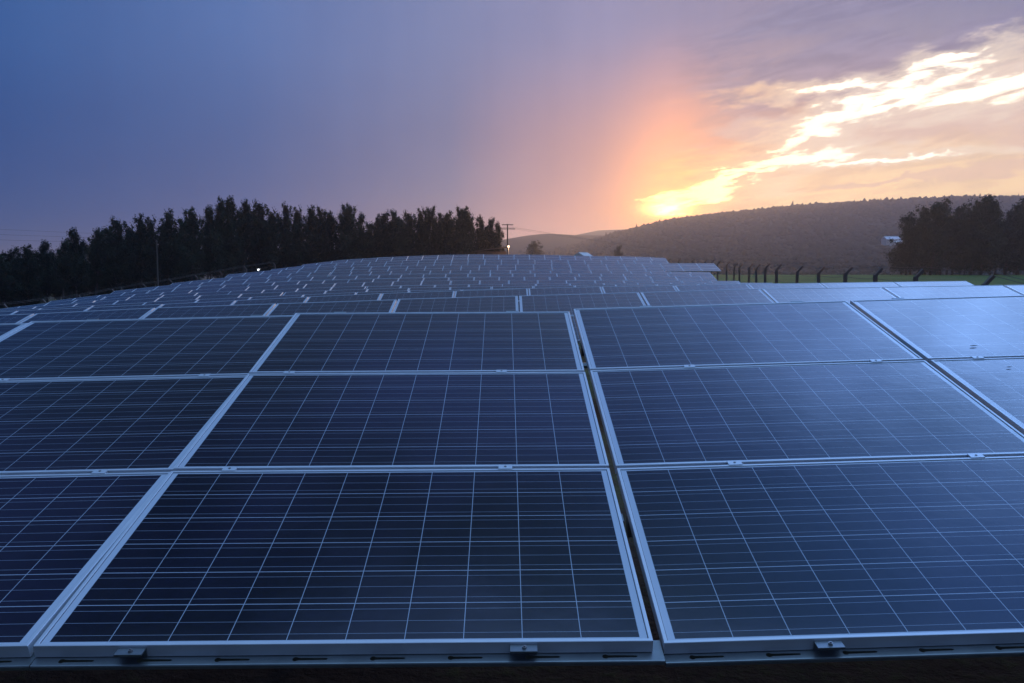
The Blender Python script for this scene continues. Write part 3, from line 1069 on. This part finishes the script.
def fence(label, pts, side, h, group=None):
    root = empty('wire_fence', (pts[0][0], pts[0][1], pts[0][2]))
    tag(root, label, 'fence', group)
    me = fence_post_mesh(h, 0.40, 42, side)
    ends = []
    for x, y, z in pts:
        o = link('post', me, root)
        o.location = Vector((x, y, z)) - root.location
        o.rotation_euler = (random.uniform(-0.03, 0.03), random.uniform(-0.03, 0.03), random.uniform(-0.15, 0.15))
        ends.append(Vector((x, y, z)))
    strands = [(0.30 * side, h + 0.27), (0.38 * side, h + 0.36), (0.0, h - 0.15), (0.0, h * 0.72), (0.0, h * 0.45), (0.0, h * 0.2)]
    for ox, oz in strands:
        m = MB()
        P = []
        for a, b in zip(ends[:-1], ends[1:]):
            for t in (0.0, 0.5):
                q = a.lerp(b, t) + Vector((ox, 0, oz - (0.05 if t else 0.0))) - root.location
                P.append(q)
        P.append(ends[-1] + Vector((ox, 0, oz)) - root.location)
        m.tube(P, [0.009] * len(P), 4)
        link('wire', m.data('wire', M_WIRE), root)
    return root


# right run: posts at the seen columns, near end toward the camera
XF = 14.8
near_posts = []
for px, py in [(1075, 292), (983, 272), (915, 266.5), (877, 265.6), (845, 264.6), (820, 264.8), (797, 264.0), (777, 262.5)]:
    D = XF * F / (px - 512)
    q = at(px, py, D)
    near_posts.append((q.x, q.y, q.z - 2.5))
fence('concrete post fence with bent tops along the right edge of the field beside the meadow', near_posts, 1, 2.12, 'perimeter fence')
fp = []
for t, (px, py) in enumerate([(766, 262.0), (757, 262.6), (749, 262.2), (740, 262.4), (734, 262), (727, 260.6), (718, 260), (712, 258.6), (705, 258.4), (692, 257.6), (679, 257.4), (668, 258)]):
    D = 53 + t * 5.3
    q = at(px, py, D)
    fp.append((q.x, q.y, q.z - 2.5))
fence('farther run of the concrete post fence, leading back past the jutting row of panels', fp, 1, 2.12, 'perimeter fence')
lp = []
for px, py, D in [(-60, 314, 51), (8, 303, 57), (46, 298.5, 61.5), (83, 294.5, 66), (114, 288.5, 71), (146, 283, 76), (172, 279, 82), (197, 274.5, 88), (221, 270.5, 94), (246, 266, 100), (275, 262, 108)]:
    q = at(px, py, D)
    lp.append((q.x, q.y, q.z - 2.4))
fence('dark fence with leaning bent post tops between the left wood and the panels', lp, -1, 2.05, 'perimeter fence')

# ================================================================== poles, lamps, small buildings
def hill_z(x, y):
    g_ = main_grid
    j = int(np.clip(np.searchsorted(g_[:, 80, 1], y), 1, g_.shape[0] - 1))
    return float(np.interp(x, g_[j, :, 0], g_[j, :, 2])) if y > g_[0, 80, 1] else -3.0


def power_pole(px, ytop, D, label, arms=True):
    q = at(px, ytop, D)
    z0 = on_ground(q.x, q.y)
    h = q.z - z0
    root = empty('power_pole', (q.x, q.y, z0))
    tag(root, label, 'pole')
    link('shaft', MB().tube([(0, 0, -0.3), (0, 0, h)], [0.17, 0.11] if arms else [0.10, 0.07], 8).data('shaft', M_WOOD), root)
    if arms:
        for k, (dz, w) in enumerate([(0.15, 1.1), (0.95, 1.5)]):
            link('crossarm', MB().box((-w, -0.06, h - dz - 0.07), (w, 0.06, h - dz + 0.07)).data('crossarm', M_WOOD), root)
            for sx_ in (-0.92, -0.45, 0.45, 0.92):
                link('insulator', MB().tube([(sx_ * w, 0, h - dz + 0.07), (sx_ * w, 0, h - dz + 0.26)], [0.035, 0.05], 6).data('insulator', M_WHITE), root)
    return root, q


pole, q = power_pole(507.5, 224, 165, 'dark power pole with two crossarms at the right end of the left wood')
for k, sx_ in enumerate((-1.0, 1.0, 0.5)):
    m = MB()
    a = Vector((sx_, 0, q.z - pole.location.z - 0.6))
    b = Vector((-95.0, -52.0, a.z - 1.0 - 1.0 * k))
    c = Vector((120.0, 90.0, a.z - 9.0))
    P = [a.lerp(b, t) + Vector((0, 0, -4.5 * 4 * t * (1 - t) * 0.5)) for t in np.linspace(1, 0, 14)] + [a.lerp(c, t) + Vector((0, 0, -3.0 * 4 * t * (1 - t) * 0.5)) for t in np.linspace(0, 1, 10)[1:]]
    link('wire', m.tube(P, [0.012] * len(P), 4).data('wire', M_WIRE), pole)
power_pole(156.5, 240, 98, 'slim pale bare pole in front of the left wood', arms=False)

M_LAMPW = emission('warm_lamp', (1.0, 0.62, 0.30), 14.0)
M_LAMPC = emission('cool_lamp', (0.95, 0.97, 1.0), 9.0)


def lamp(px, py, D, mat, label, r, power, col):
    q = at(px, py, D)
    z0 = on_ground(q.x, q.y)
    root = empty('security_lamp', (q.x, q.y, z0))
    tag(root, label, 'lamp')
    h = q.z - z0
    link('post', MB().tube([(0, 0.14, -0.2), (0, 0.14, h + 0.1)], [0.06, 0.05], 8).data('post', M_WHITE if mat is M_LAMPW else M_ZINC), root)
    link('hood', MB().box((-0.22, -0.05, h + r + 0.01), (0.22, 0.2, h + r + 0.06)).data('hood', M_ZINC), root)
    bm = bmesh.new()
    bmesh.ops.create_icosphere(bm, subdivisions=2, radius=r)
    me = bpy.data.meshes.new('bulb'); bm.to_mesh(me); bm.free()
    me.materials.append(mat)
    b = link('bulb', me, root)
    b.location = (0, -0.06, h)
    ld = bpy.data.lights.new('lamp_light', 'POINT')
    ld.energy = power; ld.color = col; ld.shadow_soft_size = 0.15
    lo = link('lamp_light', ld, root)
    lo.location = (0, -0.5, h + 0.02)
    return root


lamp(508.5, 246.5, 150, M_LAMPW, 'glowing warm lamp on a pale post at the foot of the power pole', 0.13, 90.0, (1.0, 0.55, 0.25))
lamp(258.5, 269.8, 99, M_LAMPC, 'small white lamp glowing at the left edge of the panels', 0.075, 12.0, (0.9, 0.95, 1.0))

# gatehouse with a low sloping roof edge lit by the warm lamp
def shed(name, label, cat, px, py, D, wdt, dep, hgt, roof_h, wall, roof, rz=0.0, z0=None, win=True, slope=False):
    q = at(px, py, D)
    zb = q.z - hgt - roof_h
    root = empty(name, (q.x, q.y, zb), rz)
    tag(root, label, cat)
    link('wall', MB().box((-wdt / 2, -dep / 2, -4.0), (wdt / 2, dep / 2, hgt)).data('wall', wall), root)
    v, e = [], 0.35
    W2, D2 = wdt / 2 + e, dep / 2 + e
    if slope:
        V = [(-W2, -D2, hgt + 0.01), (W2, -D2, hgt + roof_h), (W2, D2, hgt + roof_h), (-W2, D2, hgt + 0.01), (-W2, -D2, hgt + 0.16), (W2, -D2, hgt + roof_h + 0.15), (W2, D2, hgt + roof_h + 0.15), (-W2, D2, hgt + 0.16)]
        Fc = [(0, 3, 2, 1), (4, 5, 6, 7), (0, 1, 5, 4), (2, 3, 7, 6), (1, 2, 6, 5), (3, 0, 4, 7)]
    else:
        V = [(-W2, -D2, hgt - 0.05), (W2, -D2, hgt - 0.05), (W2, D2, hgt - 0.05), (-W2, D2, hgt - 0.05), (-W2, 0, hgt + roof_h), (W2, 0, hgt + roof_h)]
        Fc = [(0, 1, 5, 4), (2, 3, 4, 5), (0, 4, 3), (1, 2, 5), (0, 3, 2, 1)]
    link('roof', mesh_from('roof', V, Fc, (roof,)), root)
    if win:
        nwin = max(1, int(wdt // 3))
        for k in range(nwin):
            cx = -wdt / 2 + wdt * (k + 0.5) / nwin
            wn = link('window', MB().box((cx - 0.55, -dep / 2 - 0.03, 0.95), (cx + 0.55, -dep / 2 - 0.002, 2.0)).data('window', M_GLASS), root)
    return root


shed('gatehouse', 'low shed with a thin sloping roof edge lit orange beside the warm lamp', 'shed', 492, 247.5, 153, 5.2, 3.0, 2.3, 0.75, M_POST, M_WOOD, slope=True, win=False)
shed('hut', 'tiny hut with white roof and dark gable peeping over the crest of the panels', 'hut', 583, 252.4, 130, 2.6, 1.9, 2.4, 0.7, M_DARKROOF, M_WHITE, rz=R(60), win=False)
shed('house', 'white house with pale roof on the hillside beside the right hand wood', 'house', 891, 236.5, 815, 15.0, 8.0, 2.6, 2.6, M_WHITE, M_ROOF, rz=R(12))
shed('house', 'low pale outbuilding just below and right of the white hillside house', 'house', 900, 240.5, 800, 10.0, 6.0, 2.6, 1.6, M_WHITE, M_WHITE, rz=R(-15), win=False)

# nearer slope with scrub below the house
cc = []
for k in range(1500):
    px = rng.uniform(640, 1060)
    D = rng.uniform(380, 760)
    x = (px - 512) / F * D
    cc.append((x, D, max(-3.0, hill_z(x, D)) + 0.5))
cc = np.array(cc)
sc_ = link('scrub', blob_mesh('scrub', cc, rng.uniform(1.5, 3.4, len(cc)), rng.uniform(1.2, 3.4, len(cc)), M_FAR, 8))
tag(sc_, 'dark scrub and small trees on the lower valley slope behind the meadow', 'scrub', kind='stuff')

# ================================================================== evening haze: one closed box of thin air
hz = link('haze', MB().box((-3300, -320, -12), (3300, 5600, 128)).data('haze'))
tag(hz, 'thin warm evening haze filling the valley', 'haze', kind='stuff')
mh = bpy.data.materials.new('haze_air')
mh.use_nodes = True
nt = NT(mh.node_tree)
nt.n.clear()
out = nt.node('ShaderNodeOutputMaterial')
pv = nt.node('ShaderNodeVolumePrincipled')
pv.inputs['Color'].default_value = (0.86, 0.82, 0.88, 1)
pv.inputs['Density'].default_value = 0.00030
pv.inputs['Anisotropy'].default_value = 0.70
nt.l.new(pv.outputs[0], out.inputs['Volume'])
hz.data.materials.append(mh)
